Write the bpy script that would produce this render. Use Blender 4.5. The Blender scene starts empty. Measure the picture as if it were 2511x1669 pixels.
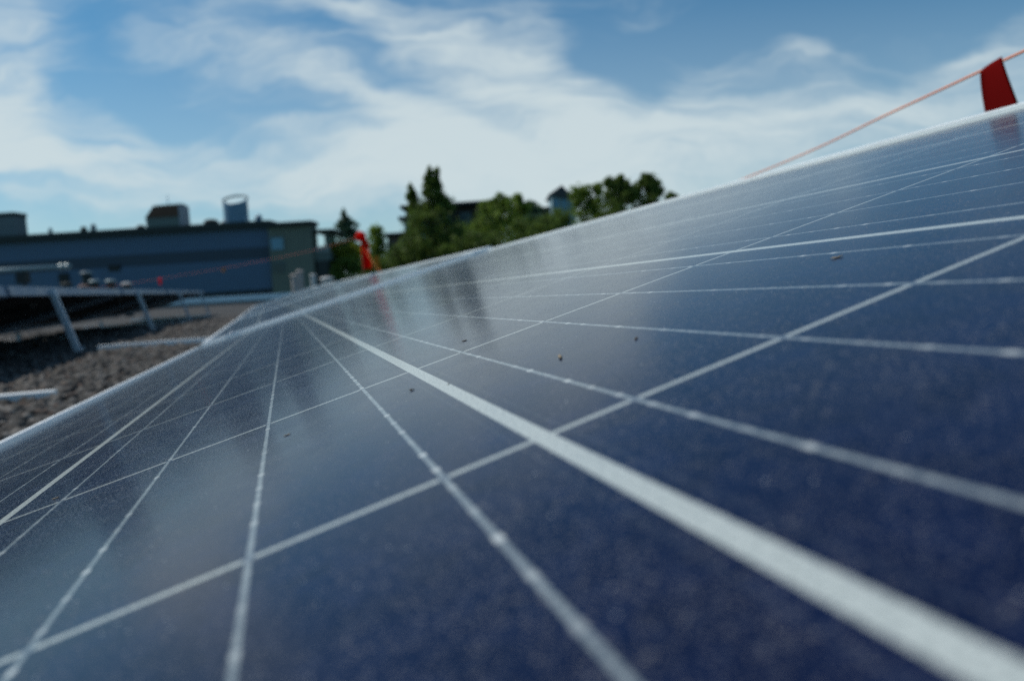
import bpy, bmesh, math, random
import numpy as np
from mathutils import Vector, Matrix
S = bpy.context.scene
COL = S.collection
R = math.radians

# ---------------------------------------------------------------- camera
EYE = Vector((0, 0, .25))
FPX, W0, H0 = 1850.0, 2511.0, 1669.0
M = Matrix(((0.94865860, -0.08021071, 0.30596258), (-0.31061288, -0.05360701, 0.94902367), (-0.05972012, -0.99533539, -0.07576923)))
cd = bpy.data.cameras.new('camera'); cam = bpy.data.objects.new('camera', cd); COL.objects.link(cam)
cx, cy, cz = M.col[0], -M.col[1], -M.col[2]
cam.matrix_world = Matrix(((cx[0], cy[0], cz[0], EYE[0]), (cx[1], cy[1], cz[1], EYE[1]), (cx[2], cy[2], cz[2], EYE[2]), (0, 0, 0, 1)))
cd.sensor_width = 23.7; cd.lens = FPX / W0 * 23.7
cd.clip_start = .005; cd.clip_end = 3000
cd.dof.use_dof = True; cd.dof.focus_distance = .335; cd.dof.aperture_fstop = 6.3; cd.dof.aperture_blades = 7
S.camera = cam
HEAD = Vector((.30603, .95202, 0)); SIDE = Vector((.95202, -.30603, 0))

def ray(px, py):
    return M @ Vector(((px - 1255.5) / FPX, (py - 834.5) / FPX, 1))
def at(px, py, depth):           # point seen in that direction at that distance ahead
    d = ray(px, py); return EYE + d * (depth / d.dot(HEAD))
def ground_at(px, py, z=0.0):
    d = ray(px, py); return EYE + d * ((z - EYE.z) / d.z)

# ---------------------------------------------------------------- node helpers
class NT:
    def __init__(s, nt): s.nt = nt; s.n = nt.nodes; s.l = nt.links
    def new(s, t, **kw):
        n = s.n.new(t)
        for k, v in kw.items(): setattr(n, k, v)
        return n
    def put(s, sock, v):
        if isinstance(v, bpy.types.NodeSocket): s.l.new(v, sock)
        elif v is not None: sock.default_value = v
    def m(s, op, a, b=None, c=None, clamp=False):
        n = s.new('ShaderNodeMath', operation=op, use_clamp=clamp)
        for i, v in enumerate((a, b, c)):
            if v is not None: s.put(n.inputs[i], v)
        return n.outputs[0]
    def noise(s, vec, scale, detail=3, rough=.5, dist=0, dim='3D'):
        n = s.new('ShaderNodeTexNoise'); n.noise_dimensions = dim
        s.put(n.inputs['Vector'], vec); s.put(n.inputs['Scale'], scale); s.put(n.inputs['Detail'], detail)
        s.put(n.inputs['Roughness'], rough); s.put(n.inputs['Distortion'], dist)
        return n
    def mixc(s, f, a, b):
        n = s.new('ShaderNodeMix', data_type='RGBA'); s.put(n.inputs[0], f)
        s.put(n.inputs[6], a); s.put(n.inputs[7], b); return n.outputs[2]
    def mapr(s, v, a, b, c=0., d=1., smooth=False):
        n = s.new('ShaderNodeMapRange'); n.interpolation_type = 'SMOOTHSTEP' if smooth else 'LINEAR'
        s.put(n.inputs[0], v); n.inputs[1].default_value = a; n.inputs[2].default_value = b
        n.inputs[3].default_value = c; n.inputs[4].default_value = d; return n.outputs[0]
    def xyz(s, v):
        n = s.new('ShaderNodeSeparateXYZ'); s.put(n.inputs[0], v); return n.outputs
    def comb(s, x, y, z):
        n = s.new('ShaderNodeCombineXYZ'); s.put(n.inputs[0], x); s.put(n.inputs[1], y); s.put(n.inputs[2], z); return n.outputs[0]
def c4(c): return (c[0], c[1], c[2], 1)
def srgb(r, g, b):
    f = lambda x: (x / 255 / 12.92) if x <= 10 else ((x / 255 + .055) / 1.055) ** 2.4
    return (f(r), f(g), f(b), 1)

# ---------------------------------------------------------------- sky
SUN_EL, SUN_AZ = R(53), R(-55)    # azimuth measured from +Y (row direction), negative = to the left
sun_dir = Vector((math.sin(SUN_AZ) * math.cos(SUN_EL), math.cos(SUN_AZ) * math.cos(SUN_EL), math.sin(SUN_EL)))
world = bpy.data.worlds.new('World'); S.world = world; world.use_nodes = True
w = NT(world.node_tree); w.n.clear()
sky = w.new('ShaderNodeTexSky', sky_type='NISHITA', sun_disc=False)
sky.sun_elevation = SUN_EL; sky.sun_rotation = SUN_AZ; sky.air_density = 1.0; sky.dust_density = .6; sky.ozone_density = 2.0
geo_dir = w.new('ShaderNodeTexCoord').outputs['Generated']
def dot(v, c):
    n = w.new('ShaderNodeVectorMath', operation='DOT_PRODUCT'); w.put(n.inputs[0], v); n.inputs[1].default_value = c; return n.outputs['Value']
f_ = dot(geo_dir, tuple(HEAD)); s_ = dot(geo_dir, tuple(SIDE)); z_ = w.xyz(geo_dir)[2]
fc = w.m('MAXIMUM', f_, .12)
sx = w.m('DIVIDE', s_, fc); sz = w.m('DIVIDE', z_, fc)
base = w.comb(sx, sz, 0)
streaky = w.new('ShaderNodeMapping'); w.put(streaky.inputs[0], base)
streaky.inputs['Rotation'].default_value = (0, 0, R(22)); streaky.inputs['Scale'].default_value = (1.0, 2.3, 1)
wn = w.noise(streaky.outputs[0], 2.2, 4, .55)
wn2 = w.noise(base, 7.5, 4, .6)
def vsub(a, b):
    n = w.new('ShaderNodeVectorMath', operation='SUBTRACT'); w.put(n.inputs[0], a); w.put(n.inputs[1], b); return n.outputs[0]
def vscale(a, k):
    n = w.new('ShaderNodeVectorMath', operation='SCALE'); w.put(n.inputs[0], a); w.put(n.inputs['Scale'], k); return n.outputs[0]
def vadd(a, b):
    n = w.new('ShaderNodeVectorMath', operation='ADD'); w.put(n.inputs[0], a); w.put(n.inputs[1], b); return n.outputs[0]
warp = vadd(vscale(vsub(wn.outputs['Color'], (.5, .5, .5)), .22), vscale(vsub(wn2.outputs['Color'], (.5, .5, .5)), .05))
coord = vadd(base, warp)
def skyc(x, y):
    d = ray(x * 1.0644, y * 1.0644); f = d.dot(HEAD); return d.dot(SIDE) / f, d.z / f
# cirrus layout: (x, y, half length, half width, angle, amount)
BLOBS = [
 (10, 90, 130, 280, 0, 1.0), (40, 310, 300, 110, -22, .85), (240, 395, 330, 60, -14, .75), (330, 320, 160, 40, -28, .35),
 (820, 385, 560, 66, -4, .9), (1150, 310, 420, 110, 2, .85), (1500, 365, 700, 90, 6, .75), (2000, 300, 560, 110, 13, .55), (1750, 220, 260, 60, 18, .35),
 (700, 205, 300, 30, -14, .6), (860, 260, 330, 34, -20, .55), (1000, 160, 420, 36, -24, .5), (1180, 220, 220, 90, -28, .5),
 (960, 70, 420, 40, -20, .5), (1210, 60, 120, 60, -50, .4), (1420, 45, 130, 22, 25, .45), (620, 30, 330, 34, -8, .45), (560, 110, 260, 26, -16, .3), (1850, 110, 46, 26, 0, .5), (1620, 190, 130, 40, 28, .45),
 (2300, 80, 260, 34, 26, .65), (2080, 200, 420, 60, 14, .45), (480, 455, 600, 24, -2, .3), (1000, 440, 400, 30, 0, .4), (250, 200, 130, 40, -40, .25),
 (850, 60, 520, 130, -8, .28), (1440, 150, 120, 66, -35, -.75), (500, 285, 320, 24, -17, -.6), (720, 295, 170, 16, -14, -.4), (200, 150, 70, 90, -30, -.35), (2000, 30, 520, 60, 3, -.6), (1330, 120, 60, 50, 0, -.3),
 (90, 412, 260, 18, -4, -.6), (330, 480, 360, 20, -3, -.4), (720, 462, 260, 18, 3, -.5)]
tot = None
for (bx, by, ra, rb, ang, amt) in BLOBS:
    cxx, czz = skyc(bx, by)
    mp = w.new('ShaderNodeMapping', vector_type='TEXTURE'); w.put(mp.inputs[0], coord)
    mp.inputs['Location'].default_value = (cxx, czz, 0)
    mp.inputs['Rotation'].default_value = (0, 0, R(ang - 3.4))
    k = 1.0644 / FPX * 1.75
    mp.inputs['Scale'].default_value = (ra * k, rb * k, 1)
    g = w.new('ShaderNodeTexGradient', gradient_type='SPHERICAL'); w.put(g.inputs[0], mp.outputs[0])
    sm = w.mapr(g.outputs['Fac'], 0, .85, 0, amt, smooth=True)
    tot = sm if tot is None else w.m('ADD', tot, sm)
fib = w.new('ShaderNodeMapping'); w.put(fib.inputs[0], coord)
fib.inputs['Rotation'].default_value = (0, 0, R(20)); fib.inputs['Scale'].default_value = (1.1, 7.0, 1)
fn = w.noise(fib.outputs[0], 3.2, 7, .62, .35)
fib2 = w.new('ShaderNodeMapping'); w.put(fib2.inputs[0], coord)
fib2.inputs['Rotation'].default_value = (0, 0, R(38)); fib2.inputs['Scale'].default_value = (2.2, 15.0, 1)
fn3 = w.noise(fib2.outputs[0], 3.0, 6, .65, .5)
fn2 = w.noise(coord, 5.5, 7, .62)
tex = w.m('ADD', w.m('ADD', w.m('MULTIPLY', w.m('SUBTRACT', fn.outputs['Fac'], .5), 2.3), w.m('MULTIPLY', w.m('SUBTRACT', fn3.outputs['Fac'], .5), 1.0)), w.m('MULTIPLY', w.m('SUBTRACT', fn2.outputs['Fac'], .5), 1.0))
front = w.mapr(f_, .12, .3, smooth=True)
gen = w.mapr(w.noise(geo_dir, 2.6, 6, .6).outputs['Fac'], .56, .76, 0, .25)
dens = w.m('ADD', w.m('MULTIPLY', front, w.m('MULTIPLY', tot, .53)), w.m('MULTIPLY', w.m('SUBTRACT', 1, front), gen))
dens = w.m('ADD', dens, w.m('MULTIPLY', tex, w.mapr(dens, -.1, .7, .45, .8)))
veil = w.mapr(sz, .0, .36, .52, .03)
cm0 = w.mapr(dens, -.15, 1.15, 0, .90, smooth=True)
cmask = w.m('SUBTRACT', 1, w.m('MULTIPLY', w.m('SUBTRACT', 1, cm0), w.m('SUBTRACT', 1, veil)))
skyt = w.new('ShaderNodeMix', data_type='RGBA', blend_type='MULTIPLY'); skyt.inputs[0].default_value = 1
w.put(skyt.inputs[6], sky.outputs[0]); skyt.inputs[7].default_value = (.41, .86, 1.0, 1)
bg_sky = w.new('ShaderNodeBackground'); w.put(bg_sky.inputs[0], skyt.outputs[2]); bg_sky.inputs[1].default_value = .088
bg_cl = w.new('ShaderNodeBackground'); bg_cl.inputs[0].default_value = (.62, .715, .74, 1); bg_cl.inputs[1].default_value = 1.0
mx = w.new('ShaderNodeMixShader'); w.put(mx.inputs[0], cmask)
w.l.new(bg_sky.outputs[0], mx.inputs[1]); w.l.new(bg_cl.outputs[0], mx.inputs[2])
wo = w.new('ShaderNodeOutputWorld'); w.l.new(mx.outputs[0], wo.inputs[0])

sl = bpy.data.lights.new('sun', 'SUN'); sl.energy = 3.1; sl.angle = R(.5); sl.color = (1, .95, .87)
so = bpy.data.objects.new('sun', sl); COL.objects.link(so)
so.rotation_euler = sun_dir.to_track_quat('Z', 'Y').to_euler(); so.location = (0, 0, 30)
S.view_settings.view_transform = 'Standard'; S.view_settings.look = 'None'
S.view_settings.exposure = 0; S.view_settings.gamma = 1
S.cycles.use_denoising = False; S.cycles.use_adaptive_sampling = False; S.cycles.max_bounces = 8

# ---------------------------------------------------------------- materials
MATS = {}
def mat(name, color, rough=.6, metal=0., vary=.15, scale=8., bump=0., bscale=60., spec=.5, trans=0., coat=0.):
    if name in MATS: return MATS[name]
    m_ = bpy.data.materials.new(name); m_.use_nodes = True; t = NT(m_.node_tree)
    b = t.n['Principled BSDF']; tc = t.new('ShaderNodeTexCoord').outputs['Object']
    n = t.noise(tc, scale, 5, .6)
    lo = tuple(max(0, v * (1 - vary)) for v in color) + (1,); hi = tuple(min(1, v * (1 + vary)) for v in color) + (1,)
    t.put(b.inputs['Base Color'], t.mixc(t.mapr(n.outputs['Fac'], .3, .7), lo, hi))
    t.put(b.inputs['Roughness'], t.mapr(n.outputs['Fac'], .3, .7, max(.02, rough - .08), min(1, rough + .08)))
    b.inputs['Metallic'].default_value = metal; b.inputs['Specular IOR Level'].default_value = spec
    b.inputs['Coat Weight'].default_value = coat
    if bump:
        bp = t.new('ShaderNodeBump'); bp.inputs['Strength'].default_value = bump; bp.inputs['Distance'].default_value = .01
        t.put(bp.inputs['Height'], t.noise(tc, bscale, 4, .6).outputs['Fac']); t.put(b.inputs['Normal'], bp.outputs[0])
    MATS[name] = m_; return m_

U = .156; PU, PV = 1.0532, 1.021     # cell pitch along and across the panel, in cells
def cell_material():
    m_ = bpy.data.materials.new('solar_cells'); m_.use_nodes = True; t = NT(m_.node_tree)
    b = t.n['Principled BSDF']; oc = t.new('ShaderNodeTexCoord').outputs['Object']
    x, y, _ = t.xyz(oc); u = t.m('DIVIDE', x, U); v = t.m('DIVIDE', y, U)
    wob = t.m('MULTIPLY', t.m('SUBTRACT', t.noise(oc, 900, 2).outputs['Fac'], .5), .002)
    du = t.m('ABSOLUTE', t.m('SUBTRACT', t.m('PINGPONG', u, PU / 2), 0))
    # distance to the nearest multiple of the pitch
    du = t.m('ADD', du, wob)
    dv = t.m('ADD', t.m('PINGPONG', v, PV / 2), wob)
    def band(d, c, h, soft=.0012):
        return t.mapr(t.m('ABSOLUTE', t.m('SUBTRACT', d, c)), h, h + soft, 1, 0)
    thick = band(dv, 0, .0135); thin = band(du, 0, .0066)
    bus = t.m('MAXIMUM', band(dv, .140, .0034), band(dv, .388, .0034))
    # solder dots along the ribbon, one every ~16 mm, each a little different
    wn_ = t.new('ShaderNodeTexWhiteNoise'); wn_.noise_dimensions = '2D'
    ui = t.m('FLOOR', t.m('DIVIDE', u, .1025)); vi = t.m('FLOOR', t.m('MULTIPLY', v, 4))
    t.put(wn_.inputs['Vector'], t.comb(ui, vi, 0)); rnd = wn_.outputs['Value']
    fu = t.m('ABSOLUTE', t.m('SUBTRACT', t.m('MODULO', t.m('ADD', t.m('DIVIDE', u, .1025), 100), 1), .5))
    dotm = t.m('MULTIPLY', t.mapr(fu, .05, .11, 1, 0), t.mapr(rnd, .25, 1, .1, 1))
    busw = t.m('MULTIPLY', t.m('MAXIMUM', band(dv, .140, .0050), band(dv, .388, .0050)), dotm)
    # outside of the 6 cells: white backsheet margin
    vlo, vhi = -4 * PV, 2 * PV
    marg = t.m('MAXIMUM', t.m('GREATER_THAN', v, vhi), t.m('LESS_THAN', v, vlo))
    marg = t.m('MAXIMUM', marg, t.m('GREATER_THAN', u, 14 * PU))
    marg = t.m('MAXIMUM', marg, t.m('LESS_THAN', u, -2 * PU))
    white = t.m('MAXIMUM', t.m('MAXIMUM', thick, t.m('MULTIPLY', thin, .85)), marg)
    edge = t.m('MULTIPLY', band(dv, .034, .002), .07)
    # crystal grains of the blue cells
    grain = t.new('ShaderNodeTexVoronoi'); t.put(grain.inputs['Vector'], oc); grain.inputs['Scale'].default_value = 130
    gcol = t.xyz(grain.outputs['Color'])[0]
    mott = t.noise(oc, 34, 4, .55).outputs['Fac']
    cells = t.mixc(t.m('MULTIPLY', gcol, .55), (.0016, .0048, .026, 1), (.0034, .0110, .056, 1))
    cells = t.mixc(t.mapr(mott, .35, .75, 0, .55), cells, (.0060, .0070, .030, 1))
    cw = t.new('ShaderNodeTexWhiteNoise'); cw.noise_dimensions = '2D'
    t.put(cw.inputs['Vector'], t.comb(t.m('FLOOR', t.m('DIVIDE', u, PU)), t.m('FLOOR', t.m('DIVIDE', v, PV)), 0))
    fl = t.new('ShaderNodeTexVoronoi'); t.put(fl.inputs['Vector'], oc); fl.inputs['Scale'].default_value = 55
    cells = t.mixc(t.m('MULTIPLY', cw.outputs['Value'], .35), cells, (.006, .017, .062, 1))
    cells = t.mixc(t.m('MULTIPLY', t.xyz(fl.outputs['Color'])[1], .35), cells, (.0028, .0045, .020, 1))
    cells = t.mixc(edge, cells, (.20, .24, .28, 1))
    bn = t.mapr(t.noise(oc, 800, 3, .7).outputs['Fac'], .38, .66, 0, 1)
    col = t.mixc(t.m('MULTIPLY', bus, .85), cells, t.mixc(bn, (.13, .17, .20, 1), (.40, .45, .46, 1)))
    col = t.mixc(t.m('MULTIPLY', busw, .85), col, (.60, .63, .62, 1))
    sp = t.noise(oc, 1200, 4, .75).outputs['Fac']
    wcol = t.mixc(t.mapr(sp, .35, .65, 0, 1), (.24, .28, .275, 1), (.64, .68, .65, 1))
    col = t.mixc(white, col, wcol)
    # ribbon passes over the narrow gap and hides it
    over = t.m('MULTIPLY', t.m('MULTIPLY', t.m('MAXIMUM', band(dv, .140, .0065), band(dv, .388, .0065)), thin), .8)
    col = t.mixc(over, col, (.07, .10, .15, 1))
    # dust: two sizes of pale specks settled on the glass, plus painted glints
    def specks(scale, r, p):
        vo = t.new('ShaderNodeTexVoronoi'); t.put(vo.inputs['Vector'], oc); vo.inputs['Scale'].default_value = scale
        keep = t.m('GREATER_THAN', t.xyz(vo.outputs['Color'])[0], p)
        return t.m('MULTIPLY', t.mapr(vo.outputs['Distance'], r * .55, r, 1, 0), keep), vo
    s1, v1 = specks(2000, .50, .62); s2, v2 = specks(760, .27, .84); s3, v3 = specks(120, .075, .80); s4, v4 = specks(520, .16, .93)
    dm = t.mapr(t.noise(oc, 14, 4, .6).outputs['Fac'], .35, .7, .35, 1)
    dust = t.m('ADD', t.m('MULTIPLY', s1, t.m('MULTIPLY', dm, 1.3)), t.m('ADD', t.m('MULTIPLY', s2, .7), t.m('MULTIPLY', s3, .35)), clamp=True)
    dcol = t.mixc(t.xyz(v2.outputs['Color'])[1], (.13, .16, .24, 1), (.40, .38, .36, 1))
    col = t.mixc(t.m('MULTIPLY', dust, .48), col, dcol)
    col = t.mixc(t.m('MULTIPLY', s4, .45), col, (.85, .88, .9, 1))  # rare glints, painted as near-white points in the base colour
    t.put(b.inputs['Base Color'], col)
    rl = t.noise(oc, 60, 3).outputs['Fac']
    r0 = t.mapr(rl, .3, .7, .12, .15)
    t.put(b.inputs['Roughness'], t.m('ADD', r0, t.m('MULTIPLY', dust, .3)))
    b.inputs['IOR'].default_value = 1.27; b.inputs['Sheen Weight'].default_value = .16; b.inputs['Sheen Roughness'].default_value = .22; b.inputs['Sheen Tint'].default_value = (.86, .84, .72, 1); b.inputs['Specular IOR Level'].default_value = .5
    bp = t.new('ShaderNodeBump'); bp.inputs['Strength'].default_value = .5; bp.inputs['Distance'].default_value = .00003
    h = t.noise(oc, 1400, 3, .6).outputs['Fac']
    t.put(bp.inputs['Height'], h); t.put(b.inputs['Normal'], bp.outputs[0])
    return m_
CELLS = cell_material()
ALU = mat('anodised_aluminium', (.88, .90, .90), .6, .05, .05, 5)
ALU_DARK = mat('dark_backsheet', (.035, .037, .040), .75, 0, .15)
GALV = mat('galvanised_steel', (.50, .56, .62), .5, .35, .12, 9, .08, 90)
SHADEF = mat('shaded_grey_frame', (.20, .25, .32), .5, .2, .1, 5)  # same frames as the near row, with their shade put into the colour
def gravel_material(name, bump):
    m_ = bpy.data.materials.new(name); m_.use_nodes = True; t = NT(m_.node_tree); b = t.n['Principled BSDF']
    oc = t.new('ShaderNodeTexCoord').outputs['Object']
    vo = t.new('ShaderNodeTexVoronoi'); t.put(vo.inputs['Vector'], oc); vo.inputs['Scale'].default_value = 46 if bump else 60
    cc = t.xyz(vo.outputs['Color'])
    a = t.mixc(cc[0], (.006, .006, .006, 1), (.062, .058, .053, 1))
    a = t.mixc(t.m('GREATER_THAN', cc[1], .82), a, (.165, .155, .145, 1))
    a = t.mixc(t.m('LESS_THAN', cc[1], .12), a, (.085, .055, .042, 1))
    if bump:
        gap = t.mapr(vo.outputs['Distance'], .25, .62, 0, 1)
        a = t.mixc(gap, a, (.018, .016, .015, 1))
        bp = t.new('ShaderNodeBump'); bp.inputs['Strength'].default_value = 1; bp.inputs['Distance'].default_value = .012; bp.invert = True
        t.put(bp.inputs['Height'], vo.outputs['Distance']); t.put(b.inputs['Normal'], bp.outputs[0])
    big = t.noise(oc, .9, 4, .6).outputs['Fac']
    a2 = t.new('ShaderNodeMix', data_type='RGBA', blend_type='MULTIPLY'); a2.inputs[0].default_value = 1
    t.put(a2.inputs[6], a); t.put(a2.inputs[7], t.mixc(t.mapr(big, .3, .7), (.75, .75, .75, 1), (1.2, 1.15, 1.1, 1)))
    t.put(b.inputs['Base Color'], a2.outputs[2]); b.inputs['Roughness'].default_value = .85
    return m_

# ---------------------------------------------------------------- mesh helpers
def tag(o, label=None, cat=None, group=None, kind=None):
    if label: o['label'] = label
    if cat: o['category'] = cat
    if group: o['group'] = group
    if kind: o['kind'] = kind
    return o
def link(name, me, m_=None, parent=None, loc=None, rot=None):
    o = bpy.data.objects.new(name, me); COL.objects.link(o)
    if m_ is not None: me.materials.append(m_)
    if parent is not None: o.parent = parent
    if loc is not None: o.location = loc
    if rot is not None: o.rotation_euler = rot
    return o
def empty(name, loc=(0, 0, 0), rz=0, label=None, cat=None, group=None):
    o = bpy.data.objects.new(name, None); COL.objects.link(o); o.location = loc; o.rotation_euler = (0, 0, rz)
    o.empty_display_size = .1
    return tag(o, label, cat, group)
def copy_tree(o, parent=None):
    c = o.copy(); COL.objects.link(c)
    if parent is not None: c.parent = parent
    for ch in list(o.children): copy_tree(ch, c)
    return c
class MB:
    def __init__(s): s.v = []; s.f = []
    def add(s, vs, fs):
        k = len(s.v); s.v += [tuple(p) for p in vs]; s.f += [tuple(i + k for i in f) for f in fs]; return s
    def box(s, a, b, bev=0):
        x0, y0, z0 = a; x1, y1, z1 = b
        return s.add([(x0, y0, z0), (x1, y0, z0), (x1, y1, z0), (x0, y1, z0), (x0, y0, z1), (x1, y0, z1), (x1, y1, z1), (x0, y1, z1)],
                     [(0, 3, 2, 1), (4, 5, 6, 7), (0, 1, 5, 4), (1, 2, 6, 5), (2, 3, 7, 6), (3, 0, 4, 7)])
    def bar(s, p, q, wd, ht, up=(0, 0, 1)):
        p = Vector(p); q = Vector(q); d = (q - p).normalized(); up = Vector(up)
        if abs(d.dot(up)) > .98: up = Vector((1, 0, 0))
        a = d.cross(up).normalized() * wd / 2; c = a.cross(d).normalized() * ht / 2
        vs = [e + sa * a + sc * c for e in (p, q) for sa, sc in ((-1, -1), (1, -1), (1, 1), (-1, 1))]
        return s.add(vs, [(3, 2, 1, 0), (4, 5, 6, 7), (0, 1, 5, 4), (1, 2, 6, 5), (2, 3, 7, 6), (3, 0, 4, 7)])
    def tube(s, pts, r, n=10, cap=True):
        pts = [Vector(p) for p in pts]; rs = r if isinstance(r, (list, tuple)) else [r] * len(pts)
        k = len(s.v); prev = None
        for i, p in enumerate(pts):
            d = (pts[min(i + 1, len(pts) - 1)] - pts[max(i - 1, 0)]).normalized()
            a = prev if prev is not None else (Vector((0, 0, 1)) if abs(d.z) < .9 else Vector((1, 0, 0)))
            a = (a - d * a.dot(d)).normalized(); prev = a; b2 = d.cross(a)
            for j in range(n):
                t_ = 2 * math.pi * j / n; s.v.append(tuple(p + (a * math.cos(t_) + b2 * math.sin(t_)) * rs[i]))
        for i in range(len(pts) - 1):
            for j in range(n):
                s.f.append((k + i * n + j, k + i * n + (j + 1) % n, k + (i + 1) * n + (j + 1) % n, k + (i + 1) * n + j))
        if cap:
            s.f.append(tuple(k + j for j in range(n - 1, -1, -1))); s.f.append(tuple(k + (len(pts) - 1) * n + j for j in range(n)))
        return s
    def lathe(s, prof, c=(0, 0, 0), n=24):
        k = len(s.v)
        for r, z in prof:
            for j in range(n):
                t_ = 2 * math.pi * j / n; s.v.append((c[0] + r * math.cos(t_), c[1] + r * math.sin(t_), c[2] + z))
        for i in range(len(prof) - 1):
            for j in range(n):
                s.f.append((k + i * n + j, k + i * n + (j + 1) % n, k + (i + 1) * n + (j + 1) % n, k + (i + 1) * n + j))
        s.f.append(tuple(k + j for j in range(n - 1, -1, -1))); s.f.append(tuple(k + (len(prof) - 1) * n + j for j in range(n)))
        return s
    def me(s, name, smooth=False, bevel=0):
        m_ = bpy.data.meshes.new(name); m_.from_pydata(s.v, [], s.f)
        if bevel:
            bm = bmesh.new(); bm.from_mesh(m_)
            es = [e for e in bm.edges if len(e.link_faces) == 2 and e.calc_face_angle(0) > .6]
            bmesh.ops.bevel(bm, geom=es, offset=bevel, segments=2, affect='EDGES', clamp_overlap=True)
            bm.to_mesh(m_); bm.free()
        if smooth: m_.polygons.foreach_set('use_smooth', [True] * len(m_.polygons))
        m_.update(); return m_
    def build(s, name, m_, parent=None, smooth=False, bevel=0, loc=None, rot=None):
        return link(name, s.me(name, smooth, bevel), m_, parent, loc, rot)

# ---------------------------------------------------------------- roof, ground, parapet
RZ = math.atan2(-.30603, .95202)      # the building axes of the far side
def fr(x, y, z=0): return SIDE * x + HEAD * y + Vector((0, 0, z))
GZ = -8.0
roof = MB().box((-60, -25, GZ + .02), (45, 40, 0)).build('roof', gravel_material('gravel_bed', True), None, rot=(0, 0, RZ))
tag(roof, 'flat roof covered in brown and grey gravel', 'roof', kind='structure')
gm = mat('ground_green', (.05, .075, .03), .95, 0, .4, .05)
ground = MB().add([(-2500, -2500, GZ), (2500, -2500, GZ), (2500, 2500, GZ), (-2500, 2500, GZ)], [(0, 1, 2, 3)]).build('ground', gm)
tag(ground, 'grassy ground far below the roof', 'ground', kind='structure')
par = empty('parapet', fr(0, 39.8), RZ, 'low roof edge wall with pale metal coping beyond the gravel', 'parapet')
MB().box((-60, -.12, 0), (45, .12, .16)).build('wall', mat('parapet_grey', (.16, .18, .19), .8), par)
MB().box((-60, -.2, .16), (45, .16, .44)).build('coping', mat('coping_metal', (.62, .72, .78), .5, .1, .08), par, bevel=.02)

# ---------------------------------------------------------------- loose gravel
rng = np.random.default_rng(7)
def pebbles():
    bm = bmesh.new(); bmesh.ops.create_icosphere(bm, subdivisions=1, radius=1)
    v0 = np.array([v.co[:] for v in bm.verts]); bm.verts.index_update()
    f0 = np.array([[v.index for v in f.verts] for f in bm.faces]); bm.free()
    n1, n2 = 24000, 9000
    x = np.concatenate([rng.uniform(-1.75, -.05, n1), rng.uniform(-3.4, -.1, n2)])
    y = np.concatenate([rng.uniform(.75, 4.4, n1), rng.uniform(4.4, 9.5, n2)])
    N = n1 + n2
    r = np.concatenate([rng.uniform(.007, .021, n1), rng.uniform(.014, .032, n2)])
    sc = np.stack([r * rng.uniform(.8, 1.35, N), r * rng.uniform(.8, 1.35, N), r * rng.uniform(.55, .95, N)], 1)
    a = rng.uniform(0, 6.28, N); ca, sa = np.cos(a), np.sin(a)
    jit = 1 + rng.uniform(-.16, .16, (N, len(v0), 1))
    V = v0[None] * jit * sc[:, None, :]
    V = np.stack([V[..., 0] * ca[:, None] - V[..., 1] * sa[:, None], V[..., 0] * sa[:, None] + V[..., 1] * ca[:, None], V[..., 2]], -1)
    hz = .006 * np.sin(x * 9 + 1) * np.cos(y * 7) + .010 * np.sin(x * 3.1 + y * 2.3)
    V += np.stack([x, y, np.maximum(r * .35 + rng.uniform(0, .014, N) + np.maximum(hz, -.003), .002)], 1)[:, None, :]
    F = (f0[None] + (np.arange(N) * len(v0))[:, None, None]).reshape(-1, 3)
    me = bpy.data.meshes.new('gravel'); me.vertices.add(N * len(v0)); me.vertices.foreach_set('co', V.reshape(-1))
    me.loops.add(F.size); me.loops.foreach_set('vertex_index', F.reshape(-1).astype(np.int32))
    me.polygons.add(len(F)); me.polygons.foreach_set('loop_start', (np.arange(len(F)) * 3).astype(np.int32))
    me.polygons.foreach_set('use_smooth', np.ones(len(F), bool))
    me.update(calc_edges=True); me.validate()
    return me
gr = link('gravel', pebbles(), gravel_material('gravel_stones', False))
tag(gr, 'loose brown and grey roof gravel between the panel rows', 'gravel', kind='stuff')

# ---------------------------------------------------------------- solar panels
UA, UB = -2.16, 14.95; VA, VB = -4.13, 2.052       # inner opening of the frame, in cells
LIPH, LIPW, DEPTH = .0045, .011, .040
def make_panel():
    root = empty('solar_panel')
    a, b_, c, d = UA * U, UB * U, VA * U, VB * U
    lam = MB().box((a - .004, c - .004, -.0045), (b_ + .004, d + .004, 0)); lam.build('cell_sheet', CELLS, root)
    MB().box((a - .003, c - .003, -.0062), (b_ + .003, d + .003, -.0050)).build('backsheet', ALU_DARK, root)
    z0, z1 = -DEPTH, LIPH
    def side(x0, y0, x1, y1): MB().box((x0, y0, z0), (x1, y1, z1)).build('frame_rail', ALU, root, bevel=.0012)
    w_ = LIPW; g = .0004
    side(a - w_ + g, d + .0003, b_ + w_ - g, d + w_)       # low edge
    side(a - w_ + g, c - w_, b_ + w_ - g, c - .0003)       # high edge
    side(b_ + .0003, c + g, b_ + w_, d - g)                # far short edge
    side(a - w_, c + g, a - .0003, d - g)                  # near short edge
    # clamps biting on the frame corners at the far end
    for yy in (d - .10, c + .04):
        cl = MB().box((b_ + w_ + .001, yy - .022, z0), (b_ + w_ + .017, yy + .022, z1 - .001)).box((b_ + .002, yy - .022, z1), (b_ + w_ + .027, yy + .022, z1 + .0035)).build('clamp', GALV, root)
        MB().lathe([(.0065, 0), (.0065, .005), (.004, .0065)], (b_ + w_ + .010, yy, z1 + .0035), 6).build('bolt', GALV, cl)
    jb = MB().box((.9, -.40, -.026), (1.02, -.28, -.0064)).build('junction_box', mat('black_plastic', (.015, .015, .016), .5), root, bevel=.003)
    return root
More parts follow.
